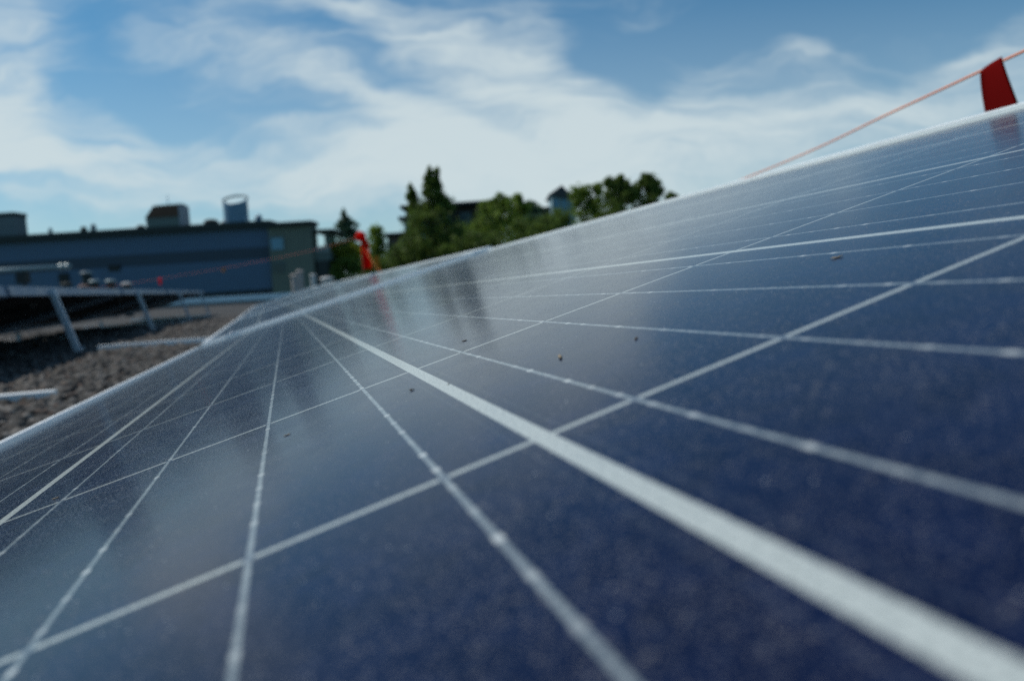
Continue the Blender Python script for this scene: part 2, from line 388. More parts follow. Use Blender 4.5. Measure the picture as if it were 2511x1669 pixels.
LEN = (UB - UA) * U + 2 * LIPW
panel = make_panel()
PR = Matrix(((0.02423586, -0.96451843, -0.26290078), (0.99965389, 0.02068962, 0.01624928), (-0.01023341, -0.26320360, 0.96468603)))
panel.matrix_world = Matrix.Translation(EYE + Vector((0.05169724, 0.14371698, -0.03178484))) @ PR.to_4x4()
tag(panel, 'large blue solar panel filling the foreground, dusty cells crossed by white lines', 'solar panel', 'solar panels of the near row')

def place_panel(low_x, low_z, y_start, pitch_z, label, group, tilt=R(15.25), yaw=0.0):
    o = copy_tree(panel)
    u = Vector((yaw, 1, pitch_z)).normalized(); v = Vector((-math.cos(tilt), 0, -math.sin(tilt)))
    v = (v - u * v.dot(u)).normalized(); n = u.cross(v)
    r = Matrix((u, v, n)).transposed()
    low = Vector((low_x, y_start, low_z))
    o.matrix_world = Matrix.Translation(low - r @ Vector((UA * U - LIPW, VB * U + LIPW, LIPH))) @ r.to_4x4()
    return tag(o, label, 'solar panel', group)
near_labels = ['solar panel just beyond the big foreground panel, frame showing as a pale strip', 'second solar panel beyond the foreground one in the same row',
               'third solar panel beyond the foreground one, thin sliver', 'farthest solar panel at the end of the near row']
yy = 2.505
for i, lb in enumerate(near_labels):
    place_panel(-.198 + .004 * i, EYE.z - .128 - [0, .004, .004, .002][i], yy, [-.002, .001, .002, .002][i], lb, 'solar panels of the near row'); yy += LEN + .02

# the row on the left, seen from behind: high edge towards us
WID = (VB - VA) * U + 2 * LIPW
TL = R(15.25); HX = -1.03
yy = 14.55 - 6 * (LEN + .02)
left_labels = ['solar panel behind the picture edge nearest us in the left row', 'solar panel above the tall near leg of the left row', 'solar panel between the first two legs of the left row, seen from its dark underside',
               'solar panel over the second leg of the left row', 'solar panel over the third thin leg of the left row', 'farthest solar panel at the end of the left row']
for i in range(6):
    zt = .340 + .0068 * yy
    p_ = place_panel(HX - WID * math.cos(TL) + .01 * 0, zt - WID * math.sin(TL), yy, .0068, left_labels[i], 'solar panels of the left row', yaw=-.004)
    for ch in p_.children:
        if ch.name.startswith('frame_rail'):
            ch.material_slots[0].link = 'OBJECT'; ch.material_slots[0].material = SHADEF
    yy += LEN + .02

def make_rack(name, x_hi, z_hi, slope, ys, label, x_low, base_ends, group):
    rk = empty(name, (x_hi, ys[0], 0), 0, label, 'panel rack', group)
    o = Vector(rk.location); inv = lambda p: Vector(p) - o
    for i, y in enumerate(ys):
        top = Vector((x_hi + .006, y, z_hi + slope * y - .012)); foot = Vector((x_hi + .006 + (top.z) * math.tan(R(15.25)), y, .02))
        lg = MB().bar(inv(foot), inv(top), .030, .030).build('leg', GALV, rk, bevel=.002)
        MB().lathe([(.008, 0), (.008, .007)], (0, 0, 0), 6).build('bolt', GALV, lg, loc=inv(foot) + Vector((.017, 0, .03)), rot=(0, R(90), 0))
        xl, xr = base_ends[i]
        zt_ = (.037, .056, .029, .029, .029, .029)[i]
        br = MB().box((xl - o.x, y - o.y - .02, zt_ - .025), (xr - o.x, y - o.y + .02, zt_)).build('base_rail', ALU, rk, bevel=.002)
        MB().bar(inv(Vector((x_low + .06, y, .02))), inv(Vector((x_low + .06, y, .085))), .03, .03).build('leg', GALV, rk)
    return rk
make_rack('panel_rack', HX, .340, .0068, [2.30, 4.36, 7.05, 10.3, 13.6], 'steel rack with slanted legs carrying the left row of panels', HX - WID * math.cos(TL), [(-2.1, -.555), (-.84, -.30), (-2.1, -.9), (-2.1, -.9), (-2.1, -.9)], 'racks under the panels')
make_rack('panel_rack', -.198 + WID * math.cos(TL) - .01, EYE.z + .115, 0.0, [.35, 2.3, 4.5, 7.0, 9.6, 12.4], 'steel rack hidden under the near row of panels', -.198, [(-.16, .95)] * 6, 'racks under the panels')

# ---------------------------------------------------------------- rope, stake, ribbons
ORANGE = mat('orange_cord', (1.0, .26, .08), .7, 0, .1, 40)
def trans_mat(name, color, tr):
    m_ = bpy.data.materials.new(name); m_.use_nodes = True; t = NT(m_.node_tree); b = t.n['Principled BSDF']
    tc = t.new('ShaderNodeTexCoord').outputs['Object']; n = t.noise(tc, 25, 4, .6)
    cc = t.mixc(n.outputs['Fac'], c4([k * .8 for k in color]), c4(color)); t.put(b.inputs['Base Color'], cc); b.inputs['Roughness'].default_value = .55
    tl = t.new('ShaderNodeBsdfTranslucent'); t.put(tl.inputs[0], cc); ms = t.new('ShaderNodeMixShader'); b.inputs['Specular IOR Level'].default_value = .1; b.inputs['Roughness'].default_value = .9; ms.inputs[0].default_value = tr
    t.l.new(b.outputs[0], ms.inputs[1]); t.l.new(tl.outputs[0], ms.inputs[2]); t.l.new(ms.outputs[0], t.n['Material Output'].inputs[0])
    return m_
RED = trans_mat('red_ribbon', (1.0, .012, .004), .5); DRED = trans_mat('dark_red_ribbon', (.34, .006, .005), .35); YEL = trans_mat('amber_ribbon', (.55, .25, .03), .3)
def spline(pts, n=12):
    out = []; P = [Vector(p) for p in pts]; P = [P[0] * 2 - P[1]] + P + [P[-1] * 2 - P[-2]]
    for i in range(1, len(P) - 2):
        for k in range(n):
            t_ = k / n
            out.append(.5 * ((2 * P[i]) + (P[i + 1] - P[i - 1]) * t_ + (2 * P[i - 1] - 5 * P[i] + 4 * P[i + 1] - P[i + 2]) * t_ ** 2 + (3 * P[i] - P[i - 1] - 3 * P[i + 1] + P[i + 2]) * t_ ** 3))
    out.append(P[-2]); return out
stake_top = at(884, 566, 7.6)
near_pts = [at(2960, -80, .80), at(2511, 126, 1.0), at(2200, 270, 1.35), at(1880, 416, 2.0), at(1500, 560, 3.2), at(1150, 656, 5.0), at(985, 700, 6.4), at(938, 672, 7.0), at(900, 620, 7.5), at(884, 585, 7.6)]
rope = MB().tube(spline(near_pts), .0018, 8).build('safety_cord', ORANGE, smooth=True)
tag(rope, 'orange cord stretched above the near row, running to the upper right corner', 'cord', 'orange warning cords')
far_pts = [at(884, 580, 7.62), at(775, 612, 8.3), at(650, 638, 9.2), at(548, 657, 10.0), at(392, 683, 11.0), at(280, 700, 12.0), at(150, 712, 13.0)]
rope2 = MB().tube(spline(far_pts), .0020, 8).build('safety_cord', mat('dull_orange_cord', (.50, .13, .08), .8, 0, .1, 40), smooth=True)
tag(rope2, 'faint orange cord crossing in front of the dark building to the left', 'cord', 'orange warning cords')
# stake planted in the gravel behind the row
sb = Vector((stake_top.x, stake_top.y, 0))
stk = empty('marker_stake', sb, 0, 'slim stake wrapped with bright red ribbon behind the panel row', 'stake')
MB().tube([(0, 0, 0), (0, 0, stake_top.z)], .009, 8).build('pole', mat('stake_wood', (.22, .09, .04), .8), stk)
kn = []
bm = bmesh.new(); bmesh.ops.create_icosphere(bm, subdivisions=3, radius=.052)
for v_ in bm.verts:
    v_.co *= 1 + .16 * math.sin(v_.co.x * 90) * math.cos(v_.co.z * 70 + v_.co.y * 60)
    v_.co.z *= .95
me = bpy.data.meshes.new('knot'); bm.to_mesh(me); bm.free(); me.polygons.foreach_set('use_smooth', [True] * len(me.polygons))
link('knot', me, RED, stk, loc=(0, 0, stake_top.z - .055))
def ribbon(name, top, width, length, m_, yaw, curl=.02, parent=None, lean=0., label=None, cat=None, group=None, wave=2.2, thick=.0012, n=22, folds=True):
    """a strip of cloth hanging from its top edge, gently curled and twisted"""
    mb = MB(); nx = 8; ts = thick / 2
    grid = []
    for s_side in (1, -1):
        for i in range(n + 1):
            t_ = i / n
            for j in range(nx + 1):
                q = j / nx - .5
                a_ = yaw + .5 * t_ * curl * 20
                x = q * width * (1 - .12 * math.sin(t_ * 3)); y = curl * math.sin(t_ * wave * 2 + q * 2.4) + curl * .8 * q * q * 4
                grid.append((x * math.cos(a_) - y * math.sin(a_) + lean * t_ * length, x * math.sin(a_) + y * math.cos(a_) + s_side * ts, -t_ * length + .15 * width * q * 0))
    k = (n + 1) * (nx + 1); fs = []
    for i in range(n):
        for j in range(nx):
            a0 = i * (nx + 1) + j
            fs.append((a0, a0 + 1, a0 + nx + 2, a0 + nx + 1)); fs.append((k + a0, k + a0 + nx + 1, k + a0 + nx + 2, k + a0 + 1))
    for i in range(n):
        for j in (0, nx):
            a0 = i * (nx + 1) + j; b0 = a0 + nx + 1; fs.append((a0, b0, k + b0, k + a0) if j == 0 else (a0, k + a0, k + b0, b0))
    for j in range(nx):
        for i in (0, n):
            a0 = i * (nx + 1) + j; fs.append((a0, k + a0, k + a0 + 1, a0 + 1) if i == 0 else (a0, a0 + 1, k + a0 + 1, k + a0))
    mb.add(grid, fs); o = mb.build(name, m_, parent, smooth=True, loc=top)
    if label: tag(o, label, cat, group)
    return o
ribbon('ribbon_tail', Vector((.020, -.02, stake_top.z - .05)), .07, .12, RED, .3, .012, parent=stk, lean=.3)
ribbon('ribbon_tail', Vector((.030, -.02, stake_top.z - .14)), .088, .24, RED, .15, .008, parent=stk, lean=.06)
ribbon('warning_ribbon', at(923, 628, 7.2), .055, .13, YEL, .2, .008, lean=.1, label='small amber ribbon on the cord right of the red stake', cat='ribbon', group='ribbons on the cords')
ribbon('warning_ribbon', at(392, 681, 11.0), .040, .10, RED, .1, .01, label='small red ribbon on the far cord before the dark building', cat='ribbon', group='ribbons on the cords')
ribbon('warning_ribbon', at(548, 657, 10.0), .04, .05, YEL, .1, .008, label='tiny amber ribbon midway on the far cord', cat='ribbon', group='ribbons on the cords')

# big dark ribbon folded over the cord near the camera
def big_ribbon():
    depth = 1.03
    c0, c1 = at(2404, 176, depth + .02), at(2458, 138, depth - .02)
    ctr = (c0 + c1) / 2
    ax = (c1 - c0); hd = (HEAD * -.9).normalized()
    mb = MB(); n, nx = 26, 10; th = .0006
    down = Vector((0, 0, -1)); sh = SIDE
    P_ = []
    for s_side in (1, -1):
        for i in range(n + 1):
            t_ = i / n
            for j in range(nx + 1):
                q = j / nx
                p = c0 + ax * q * (1 + .12 * t_) + down * t_ * .150 + sh * (.052 * t_ ** 1.25) * (1 - .18 * q) + HEAD * (.012 * math.sin(q * 3 + t_ * 2.5) + .010 * t_)
                p += HEAD * th * s_side
                P_.append(p - ctr)
    k = (n + 1) * (nx + 1); fs = []
    for i in range(n):
        for j in range(nx):
            a0 = i * (nx + 1) + j
            fs.append((a0, a0 + 1, a0 + nx + 2, a0 + nx + 1)); fs.append((k + a0, k + a0 + nx + 1, k + a0 + nx + 2, k + a0 + 1))
    for i in range(n):
        for j in (0, nx):
            a0 = i * (nx + 1) + j; b0 = a0 + nx + 1; fs.append((a0, b0, k + b0, k + a0) if j == 0 else (a0, k + a0, k + b0, b0))
    for j in range(nx):
        for i in (0, n):
            a0 = i * (nx + 1) + j; fs.append((a0, k + a0, k + a0 + 1, a0 + 1) if i == 0 else (a0, a0 + 1, k + a0 + 1, k + a0))
    mb.add(P_, fs)
    return mb.build('warning_ribbon', DRED, None, smooth=True, loc=ctr)
tag(big_ribbon(), 'large dark red ribbon hanging on the cord at the upper right corner', 'ribbon', 'ribbons on the cords')

# ---------------------------------------------------------------- bits of debris on the glass
PM = panel.matrix_world.copy(); PI_ = PM.inverted()
def on_panel(px, py):            # native picture position -> point on the glass
    d = ray(px, py); o = PI_ @ EYE; dd = PI_.to_3x3() @ d
    return PM @ (o + dd * (-o.z / dd.z)) , (o + dd * (-o.z / dd.z))
DEB = mat('dry_debris', (.10, .07, .045), .9, 0, .5, 900); DEB2 = mat('pale_debris', (.30, .23, .15), .9, 0, .4, 900)
def debris(px, py, ln, kind, label, seed, m_):
    rd = random.Random(seed); pw, pl = on_panel(px, py)
    mb = MB()
    if kind == 'twig':
        a_ = rd.uniform(0, 3); pts = []
        for i in range(7):
            q = (i / 6 - .5) * ln; pts.append((q * math.cos(a_), q * math.sin(a_), ln * .12 + ln * .05 * math.sin(i * 1.7)))
        mb.tube(pts, [ln * k for k in (.03, .07, .10, .08, .11, .06, .02)], 7)
        mb.tube([pts[3], (pts[3][0] + ln * .15, pts[3][1] - ln * .18, ln * .02)], ln * .025, 5)
    else:
        mb.lathe([(ln * .05, ln * .03), (ln * .17, ln * .10), (ln * .2, ln * .2), (ln * .12, ln * .33), (ln * .03, ln * .4)], (0, 0, 0), 9)
        for k in range(6):
            a_ = rd.uniform(0, 6.28); h = rd.uniform(.1, .5)
            mb.tube([(0, 0, ln * .2), (ln * .3 * math.cos(a_), ln * .3 * math.sin(a_), ln * (.15 + h * .5)), (ln * .45 * math.cos(a_), ln * .45 * math.sin(a_), ln * .02 if k % 2 else ln * h)], ln * .03, 5)
    mb.v = [(x, y, z * .6) for x, y, z in mb.v]
    mb.v = [(x + rd.uniform(-1, 1) * ln * .01, y + rd.uniform(-1, 1) * ln * .01, z) for x, y, z in mb.v]
    o = mb.build('debris_speck', m_, None, smooth=True)
    o.matrix_world = Matrix.Translation(pw) @ PM.to_3x3().to_4x4()
    return tag(o, label, 'debris', 'bits of debris on the glass')
debris(1009, 957, 0.00253, 'bug', 'dark crumpled dead insect on the glass beside the thick white line', 1, DEB)
debris(1374, 877, 0.00550, 'twig', 'brown dry seed husk lying on the glass right of the thick line', 2, DEB2)
debris(1139, 836, 0.00341, 'twig', 'tiny dark speck above the thin cross line', 3, DEB)
debris(1100, 942, 0.00121, 'bug', 'tiny dark dot on the edge of the thick white line', 4, DEB)
debris(704, 1067, 0.00275, 'twig', 'small tan husk on the glass left of the thick white line', 5, DEB2)
debris(1560, 831, 0.00320, 'twig', 'small brown crumb on the blue glass to the right', 6, DEB)
#debris(1711, 680, 0.00374, 'bug', 'small brown crumb near the upper crossing of thin lines', 7, DEB)
debris(2052, 633, 0.00413, 'twig', 'tan fleck just under the right thick line', 8, DEB2)
debris(137, 1222, 0.00330, 'twig', 'tan fleck near the left end of the thin cross line', 9, DEB2)

# ---------------------------------------------------------------- the long building beyond the roof
BD = 60.0
def bx(px, depth): return at(px, 560, depth).dot(SIDE)
def bl(px, py, depth=BD):        # picture position -> local coordinates of the far facade (x along, z up)
    p = at(px, py, depth); return p.dot(SIDE), p.z
WALLB = mat('blue_grey_cladding', (.072, .130, .215), .55, 0, .10, 1.5)
BAND = mat('dark_band_cladding', (.034, .056, .085), .6, 0, .12, 1.5)
BEIGE = mat('olive_beige_render', (.150, .170, .140), .85, 0, .10, 1.5)
ROOFD = mat('dark_roof_edge', (.028, .036, .034), .8, 0, .15, 2)
GLASS_B = mat('window_reflecting_sky', (.07, .22, .34), .12, 0, .15, 1, spec=.8)
GLASS_D = mat('window_dark', (.02, .045, .055), .15, 0, .2, 1, spec=.5)
long_b = empty('long_building', fr(0, BD), RZ, 'long blue-grey clad building with dark roof edge and vents, far left', 'building')
zt0 = bl(300, 568)[1]; xl, xr = -75.0, bl(664, 640)[0]
zb1, zb2, zbb = bl(300, 626)[1], bl(300, 655)[1], bl(600, 712)[1]
MB().box((xl, 0, zb1), (xr, 7, zt0 - .32)).build('upper_wall', WALLB, long_b)
MB().box((xl, -.05, zb2), (xr, 7, zb1)).build('recessed_band', BAND, long_b)
MB().box((xl, -.12, zbb), (xr, 7, zb2)).build('lower_wall', WALLB, long_b)
MB().box((xl, .35, GZ), (xr, 7, zbb)).build('base_wall', BAND, long_b)
MB().box((xl - .3, -.45, zt0 - .32), (xr + .3, 7.3, zt0 + .18)).build('roof', ROOFD, long_b)
x_, z_b = bl(283, 655); MB().box((x_ - .45, -.2, z_b - .3), (x_ + .45, -.07, z_b + .18)).build('vent_louvre', mat('black_opening', (.008, .010, .010), .6), long_b)
for px in (55, 160):
    x_, z_b = bl(px, 682); MB().box((x_ - .4, -.22, z_b - .4), (x_ + .4, -.14, z_b + .4)).build('vent_louvre', MATS['black_opening'], long_b)
beige = empty('stair_building', fr(0, BD - .6), RZ, 'olive grey end block with small blue window and balcony, right of the long building', 'building')
xa, xb = bl(666, 600)[0], bl(771, 600)[0]; zt = bl(715, 556)[1]
MB().box((xa, 0, GZ), (xb, 1.7, zt)).build('wall', BEIGE, beige)
MB().box((xa - .15, -.35, zt), (xb + .15, 1.8, zt + .32)).build('roof', ROOFD, beige)
def window(par_, px0, py0, px1, py1, m_, depth=BD, y=-.06):
    (x0, z1), (x1, z0) = bl(px0, py0, depth), bl(px1, py1, depth)
    f = MB().box((x0, y, z0), (x1, -.002, z1)).build('window', mat('frame_grey', (.10, .14, .15), .5), par_)
    MB().box((x0 + .07, y - .012, z0 + .07), (x1 - .07, y - .002, z1 - .07)).build('pane', m_, f)
window(beige, 668, 584, 704, 614, GLASS_B); window(beige, 672, 643, 706, 668, GLASS_D)
# balcony at the right end
x0, x1 = xb + .02, bl(811, 600)[0]; zc = bl(790, 563)[1]; zf = bl(790, 618)[1]
MB().box((x0, .2, zc - .22), (x1 + .35, 4.5, zc)).build('canopy', ROOFD, beige)
MB().box((x0, .2, zf - .7), (x1, 4.4, zf)).build('balcony_floor', mat('balcony_concrete', (.10, .13, .12), .8), beige)
MB().box((x0 + .15, .15, GZ), (x1 - .2, 4.3, zf - .71)).build('lower_wall', ROOFD, beige)
for x in (x1 - .15, x1 - 1.15): MB().bar((x, .32, zf), (x, .32, zc - .22), .12, .12).build('post', MATS['balcony_concrete'], beige)
MB().box((x0 + .02, .25, zf), (x1 - .02, .30, zf + .42)).build('railing', mat('pale_railing', (.22, .25, .24), .7), beige)
MB().box((x0 + .1, 3.6, zf + .02), (x1 - .25, 3.66, zc - .23)).build('pane', mat('balcony_glazing', (.38, .55, .60), .2, 0, .1, 1), beige)
# rooftop block with sloped top
def roof_z(px): return zt0 + .18
pent = empty('roof_penthouse', fr(bx(401, BD + .4), BD + .4, zt0 + .18), RZ, 'small grey rooftop block with sloped dark top and thin aerial', 'roof block', 'blocks on the long roof')
hw = (bl(442, 540)[0] - bl(362, 540)[0]) / 2 * 1.04; zh = (bl(400, 531)[1] - roof_z(0)) * 1.0; zh2 = bl(410, 499)[1] - roof_z(0)
MB().box((-hw, 0, -.02), (hw, 1.6, zh)).build('wall', mat('grey_green_wall', (.13, .17, .155), .8, 0, .1, 2), pent)
MB().add([(-hw - .05, -.05, zh), (hw + .05, -.05, zh), (hw + .05, 1.65, zh), (-hw - .05, 1.65, zh), (-hw * .66, .5, zh2), (hw, .5, zh2 + .05), (hw, 1.5, zh2 + .05), (-hw * .66, 1.5, zh2)],
         [(0, 3, 2, 1), (4, 5, 6, 7), (0, 1, 5, 4), (1, 2, 6, 5), (2, 3, 7, 6), (3, 0, 4, 7)]).build('sloped_top', mat('sloped_louvre', (.016, .016, .014), .9, 0, .2, 3, spec=.1), pent)
MB().tube([(.1, 1.0, zh2), (.1, 1.0, zh2 + .85)], .03, 6).build('aerial', GALV, pent)
MB().box((hw + .01, -.06, .02), (hw + .20, 1.5, zh2 - .1)).build('lit_side', mat('pale_lit_side', (.30, .31, .34), .6), pent)  # block's right side, its lighter look put in as a paler slab
pent2 = empty('roof_penthouse', fr(bx(8, BD + .4), BD + .4, zt0 + .18), RZ, 'plain grey rooftop block cut by the left picture edge', 'roof block', 'blocks on the long roof')
hw2 = bl(38, 560)[0] - bl(8, 560)[0]; zh3 = bl(20, 519)[1] - roof_z(0)
MB().box((-2.6, 0, -.02), (hw2, 1.5, zh3 - .3)).build('wall', mat('grey_block', (.13, .16, .17), .8, 0, .15, 2), pent2)
MB().box((-2.65, -.05, zh3 - .3), (hw2 + .05, 1.55, zh3)).build('cap', ROOFD, pent2)
# cylindrical stack with an open hoop
xs, _z = bl(582, 520); rad = (bl(612, 510)[0] - bl(551, 510)[0]) / 2
stack = empty('vent_stack', fr(bx(582, BD + 3), BD + 3, zt0 + .18), RZ, 'blue-grey round ventilation stack with open hoop on top of the long building', 'ventilation stack')
zbody0, zbody1, zrim = bl(582, 548)[1] - roof_z(0), bl(582, 494)[1] - roof_z(0), bl(582, 468)[1] - roof_z(0)
zbody1 *= 1.06; zrim *= 1.06; zside = (zbody1 + zrim) / 2
STK = mat('stack_blue', (.14, .24, .33), .5, .1, .08, 1.5)
mb = MB(); n = 48; vs = []; fs = []
for rr in (rad, rad - .06):
    for j in range(n):
        a_ = 2 * math.pi * j / n; x, y = rr * math.cos(a_), rr * math.sin(a_)
        zz = zside - (zside - zbody1) * abs(math.sin(a_))
        vs += [(x, y, zbody0), (x, y, zz)]
for j in range(n):
    k2 = (j + 1) % n
    fs += [(2 * j, 2 * k2, 2 * k2 + 1, 2 * j + 1), (2 * n + 2 * j, 2 * n + 2 * j + 1, 2 * n + 2 * k2 + 1, 2 * n + 2 * k2), (2 * j + 1, 2 * k2 + 1, 2 * n + 2 * k2 + 1, 2 * n + 2 * j + 1), (2 * j, 2 * n + 2 * j, 2 * n + 2 * k2, 2 * k2)]
mb.add(vs, fs).build('shell', STK, stack)
hp = [(rad * math.cos(a_), rad * math.sin(a_), zside + (zrim - zside) * max(0, math.sin(a_)) * 1.0) for a_ in [math.pi * i / 24 for i in range(25)]]
MB().tube(hp, .085, 8).build('hoop', mat('hoop_dark', (.045, .08, .09), .5), stack, smooth=True)
MB().lathe([(rad * .72, -.03), (rad * .72, zbody0 + .25)], (0, 0, 0), 32).build('base_collar', ROOFD, stack)
for sx_ in (-1, 1):
    bm = bmesh.new(); bmesh.ops.create_uvsphere(bm, u_segments=12, v_segments=8, radius=.26); me = bpy.data.meshes.new('fan_motor'); bm.to_mesh(me); bm.free()
    link('fan_motor', me, mat('pale_motor', (.45, .50, .50), .5), stack, loc=(sx_ * rad * .95, -.3, .3))
sp = empty('roof_pipe', fr(bx(636, BD + 2), BD + 2, zt0 + .18), RZ, 'short blue-grey pipe beside the round stack', 'pipe')
MB().lathe([(.30, -.02), (.30, bl(636, 532)[1] - roof_z(0)), (.22, bl(636, 530)[1] - roof_z(0))], (0, 0, 0), 20).build('pipe', STK, sp)
MB().lathe([(.27, 0), (.31, .12), (.15, .3)], (0, 0, bl(636, 529)[1] - roof_z(0)), 20).build('cowl', STK, sp)
small = [(205, 574, .25, .45, 'small stub on the roof edge between the left block and the middle one'), (229, 572, .22, .6, 'pale stub next to another on the long roof'), (123, 577, .15, .5, 'thin pale stub on the left part of the long roof'), (346, 561, .32, .30, 'low dark vent just left of the sloped rooftop block'), (519, 552, .55, .42, 'low dark dome vent left of the round stack')]
for (px, py, r_, h_, lb) in small:
    o = MB().lathe([(r_, -.02), (r_, h_ * .7), (r_ * .6, h_)], (0, 0, 0), 14).build('roof_vent', ROOFD if h_ < .5 else mat('pale_stub', (.25, .28, .28), .7), loc=fr(bx(px, BD + .6), BD + .6, zt0 + .18))
    tag(o, lb, 'vent', 'small vents on the long roof')

# ---------------------------------------------------------------- things standing on our own roof
def on_roof(px, depth): p = at(px, 700, depth); return Vector((p.x, p.y, 0))
dp = 20.0
duct = empty('roof_duct', on_roof(60, dp), RZ, 'long pale horizontal duct at the left edge below the building band', 'duct')
o_ = Vector(duct.location)
def loc_of(px, py, depth): p = at(px, py, depth) - o_; return Vector((p.dot(SIDE), p.dot(HEAD), p.z))
a_, b_ = loc_of(-260, 664 + 15, dp), loc_of(172, 652, dp)
b_.z = a_.z = loc_of(90, 658, dp).z
MB().tube([a_, b_], .062, 12).build('pipe', mat('duct_grey', (.26, .34, .36), .5, .2), duct, smooth=True)
for px in (-150, 150, 165):
    q = loc_of(px, 656, dp); q.z = b_.z
    MB().lathe([(.085, -.03), (.085, .03)], (0, 0, 0), 14).build('joint', mat('joint_pale', (.40, .47, .48), .4, .2), duct, loc=q, rot=(0, R(90), 0))
for px in (-150, 57): 
    q = loc_of(px, 656, dp); MB().bar((q.x, q.y, 0), (q.x, q.y, b_.z - .05), .05, .05).build('support_post', ROOFD, duct)
q = loc_of(57, 681, dp); MB().box((q.x - .13, q.y - .1, q.z - .14), (q.x + .13, q.y + .1, q.z + .14)).build('control_box', mat('black_box', (.012, .015, .015), .6), duct)

def dome_vent(px, py_top, wpx, depth, m_cap, label, dark=True):
    base_ = on_roof(px, depth); top = at(px, py_top, depth).z; r_ = wpx / 2 / FPX * depth
    e = empty('roof_ventilator', base_, 0, label, 'roof vent', 'ventilators on our roof')
    h_ = top; MB().lathe([(r_ * .75, 0), (r_ * .75, h_ - r_ * .5)], (0, 0, 0), 16).build('stem', ROOFD if dark else m_cap, e)
    MB().lathe([(r_, h_ - r_ * .5), (r_, h_ - r_ * .3), (r_ * .8, h_ - r_ * .1), (r_ * .3, h_)], (0, 0, 0), 18).build('cap', m_cap, e, smooth=True)
PALE = mat('vent_cap_pale', (.24, .30, .31), .5, .1); PINK = mat('vent_cap_clay', (.36, .22, .18), .8); WHT = mat('vent_cap_white', (.52, .52, .50), .7)
DOM = [(163, 692, 28, 17, ROOFD, 'dark round ventilator at the left, above the rack beam'), (205, 698, 24, 18, PINK, 'clay coloured low ventilator near the orange cord end'), (232, 686, 26, 18, PALE, 'grey capped ventilator left of a similar one above the rack beam'),
       (272, 685, 26, 18, PALE, 'grey capped ventilator right of a similar one above the rack beam'), (311, 692, 26, 18, WHT, 'whitish ventilator at the end of the group above the rack beam'),
       (215, 665, 30, 26, mat('vent_cap_dim', (.11, .16, .18), .6), 'dim grey ventilator farther back against the blue building')]
for a in DOM: dome_vent(*a)
dome_vent(724, 672, 22, 16, mat('vent_cap_buff', (.42, .36, .33), .8), 'pinkish short ventilator before the olive block, left one', False)
dome_vent(738, 662, 20, 16.5, MATS['vent_cap_buff'], 'pinkish taller ventilator rising beside the shorter one', False)
dome_vent(770, 672, 18, 17, WHT, 'thin whitish ventilator between the olive block and the bush', False)
dome_vent(803, 678, 34, 18, WHT, 'low broad whitish ventilator at the foot of the bush', False)

# ---------------------------------------------------------------- houses behind the trees
def house(px0, px1, py_top, depth, deep, gable, wallm, roofm, label, eave=.6, band=None, slope=0):
    (x0, z1), (x1, _) = bl(px0, py_top, depth), bl(px1, py_top, depth)
    xm = (x0 + x1) / 2; h = (x1 - x0) / 2
    e = empty('house', fr(xm, depth, GZ), RZ, label, 'house', 'houses behind the trees'); z1 = z1 - GZ
    MB().box((-h, 0, 0), (h, deep, z1)).build('wall', wallm, e)
    rf = MB()
    if gable:
        g0 = gable
        rf.add([(-h - eave, -eave, z1 + .0), (h + eave, -eave, z1 - slope), (h + eave, deep + eave, z1 - slope), (-h - eave, deep + eave, z1), (-h * .1, -eave, z1 + g0), (-h * .1, deep + eave, z1 + g0)],
               [(0, 3, 2, 1), (0, 4, 5, 3), (4, 1, 2, 5), (0, 1, 4), (2, 3, 5)])
    else:
        rf.add([(-h - eave, -eave, z1), (h + eave, -eave, z1), (h + eave, deep + eave, z1), (-h - eave, deep + eave, z1), (-h - eave, -eave, z1 + .35), (h + eave, -eave, z1 + .35), (h + eave * .4, deep, z1 + .6), (-h - eave * .4, deep, z1 + .6)],
               [(0, 3, 2, 1), (4, 5, 6, 7), (0, 1, 5, 4), (1, 2, 6, 5), (2, 3, 7, 6), (3, 0, 4, 7)])
    rf.build('roof', roofm, e)
    return e, h, z1
DKW = mat('dark_brown_wall', (.030, .024, .024), .8, 0, .3, 1); DKR = mat('near_black_roof', (.012, .013, .014), .7, 0, .2, 1)
def hwin(e, x, z, w_, h_, m_, y=-.05):
    f = MB().box((x - w_ / 2, y, z), (x + w_ / 2, -.002, z + h_)).build('window', MATS['frame_grey'], e)
    MB().box((x - w_ / 2 + .08, y - .01, z + .08), (x + w_ / 2 - .08, y - .003, z + h_ - .08)).build('pane', m_, f)
e, h, z1 = house(1012, 1225, 513, 82, 10, 0, DKW, DKR, 'big dark house with flat black roof behind the tallest tree', 1.2)
for i in range(4): hwin(e, -h + 1.2 + i * 2.2, z1 - 2.0, 1.2, 1.3, GLASS_D)
e, h, z1 = house(990, 1040, 540, 79, 5, 0, mat('pale_bluish_wall', (.30, .40, .43), .7), DKR, 'pale wall under a black overhang left of the tallest tree', .5)
hwin(e, 0, z1 - 1.6, 1.0, 1.1, GLASS_B)
e, h, z1 = house(950, 1010, 581, 74, 6, 0, mat('brown_render', (.16, .115, .095), .85), DKR, 'low brown house with black flat roof between the trees', .3)
hwin(e, .2, z1 - 1.5, .9, 1.0, GLASS_D); hwin(e, -.9, z1 - 1.5, .5, .9, GLASS_D)
e, h, z1 = house(1352, 1410, 478, 84, 6, .95, mat('glassy_blue_wall', (.24, .36, .40), .35), mat('charcoal_roof', (.05, .05, .055), .7), 'small gabled house with pale glazed walls above the trees', .35, slope=.9)
for i in range(3): hwin(e, -h + .55 + i * .85, z1 - 1.7, .6, 1.3, GLASS_B)
e, h, z1 = house(1260, 1400, 520, 88, 8, 0, DKW, DKR, 'dark low house under the gabled one, among the trees', .4)
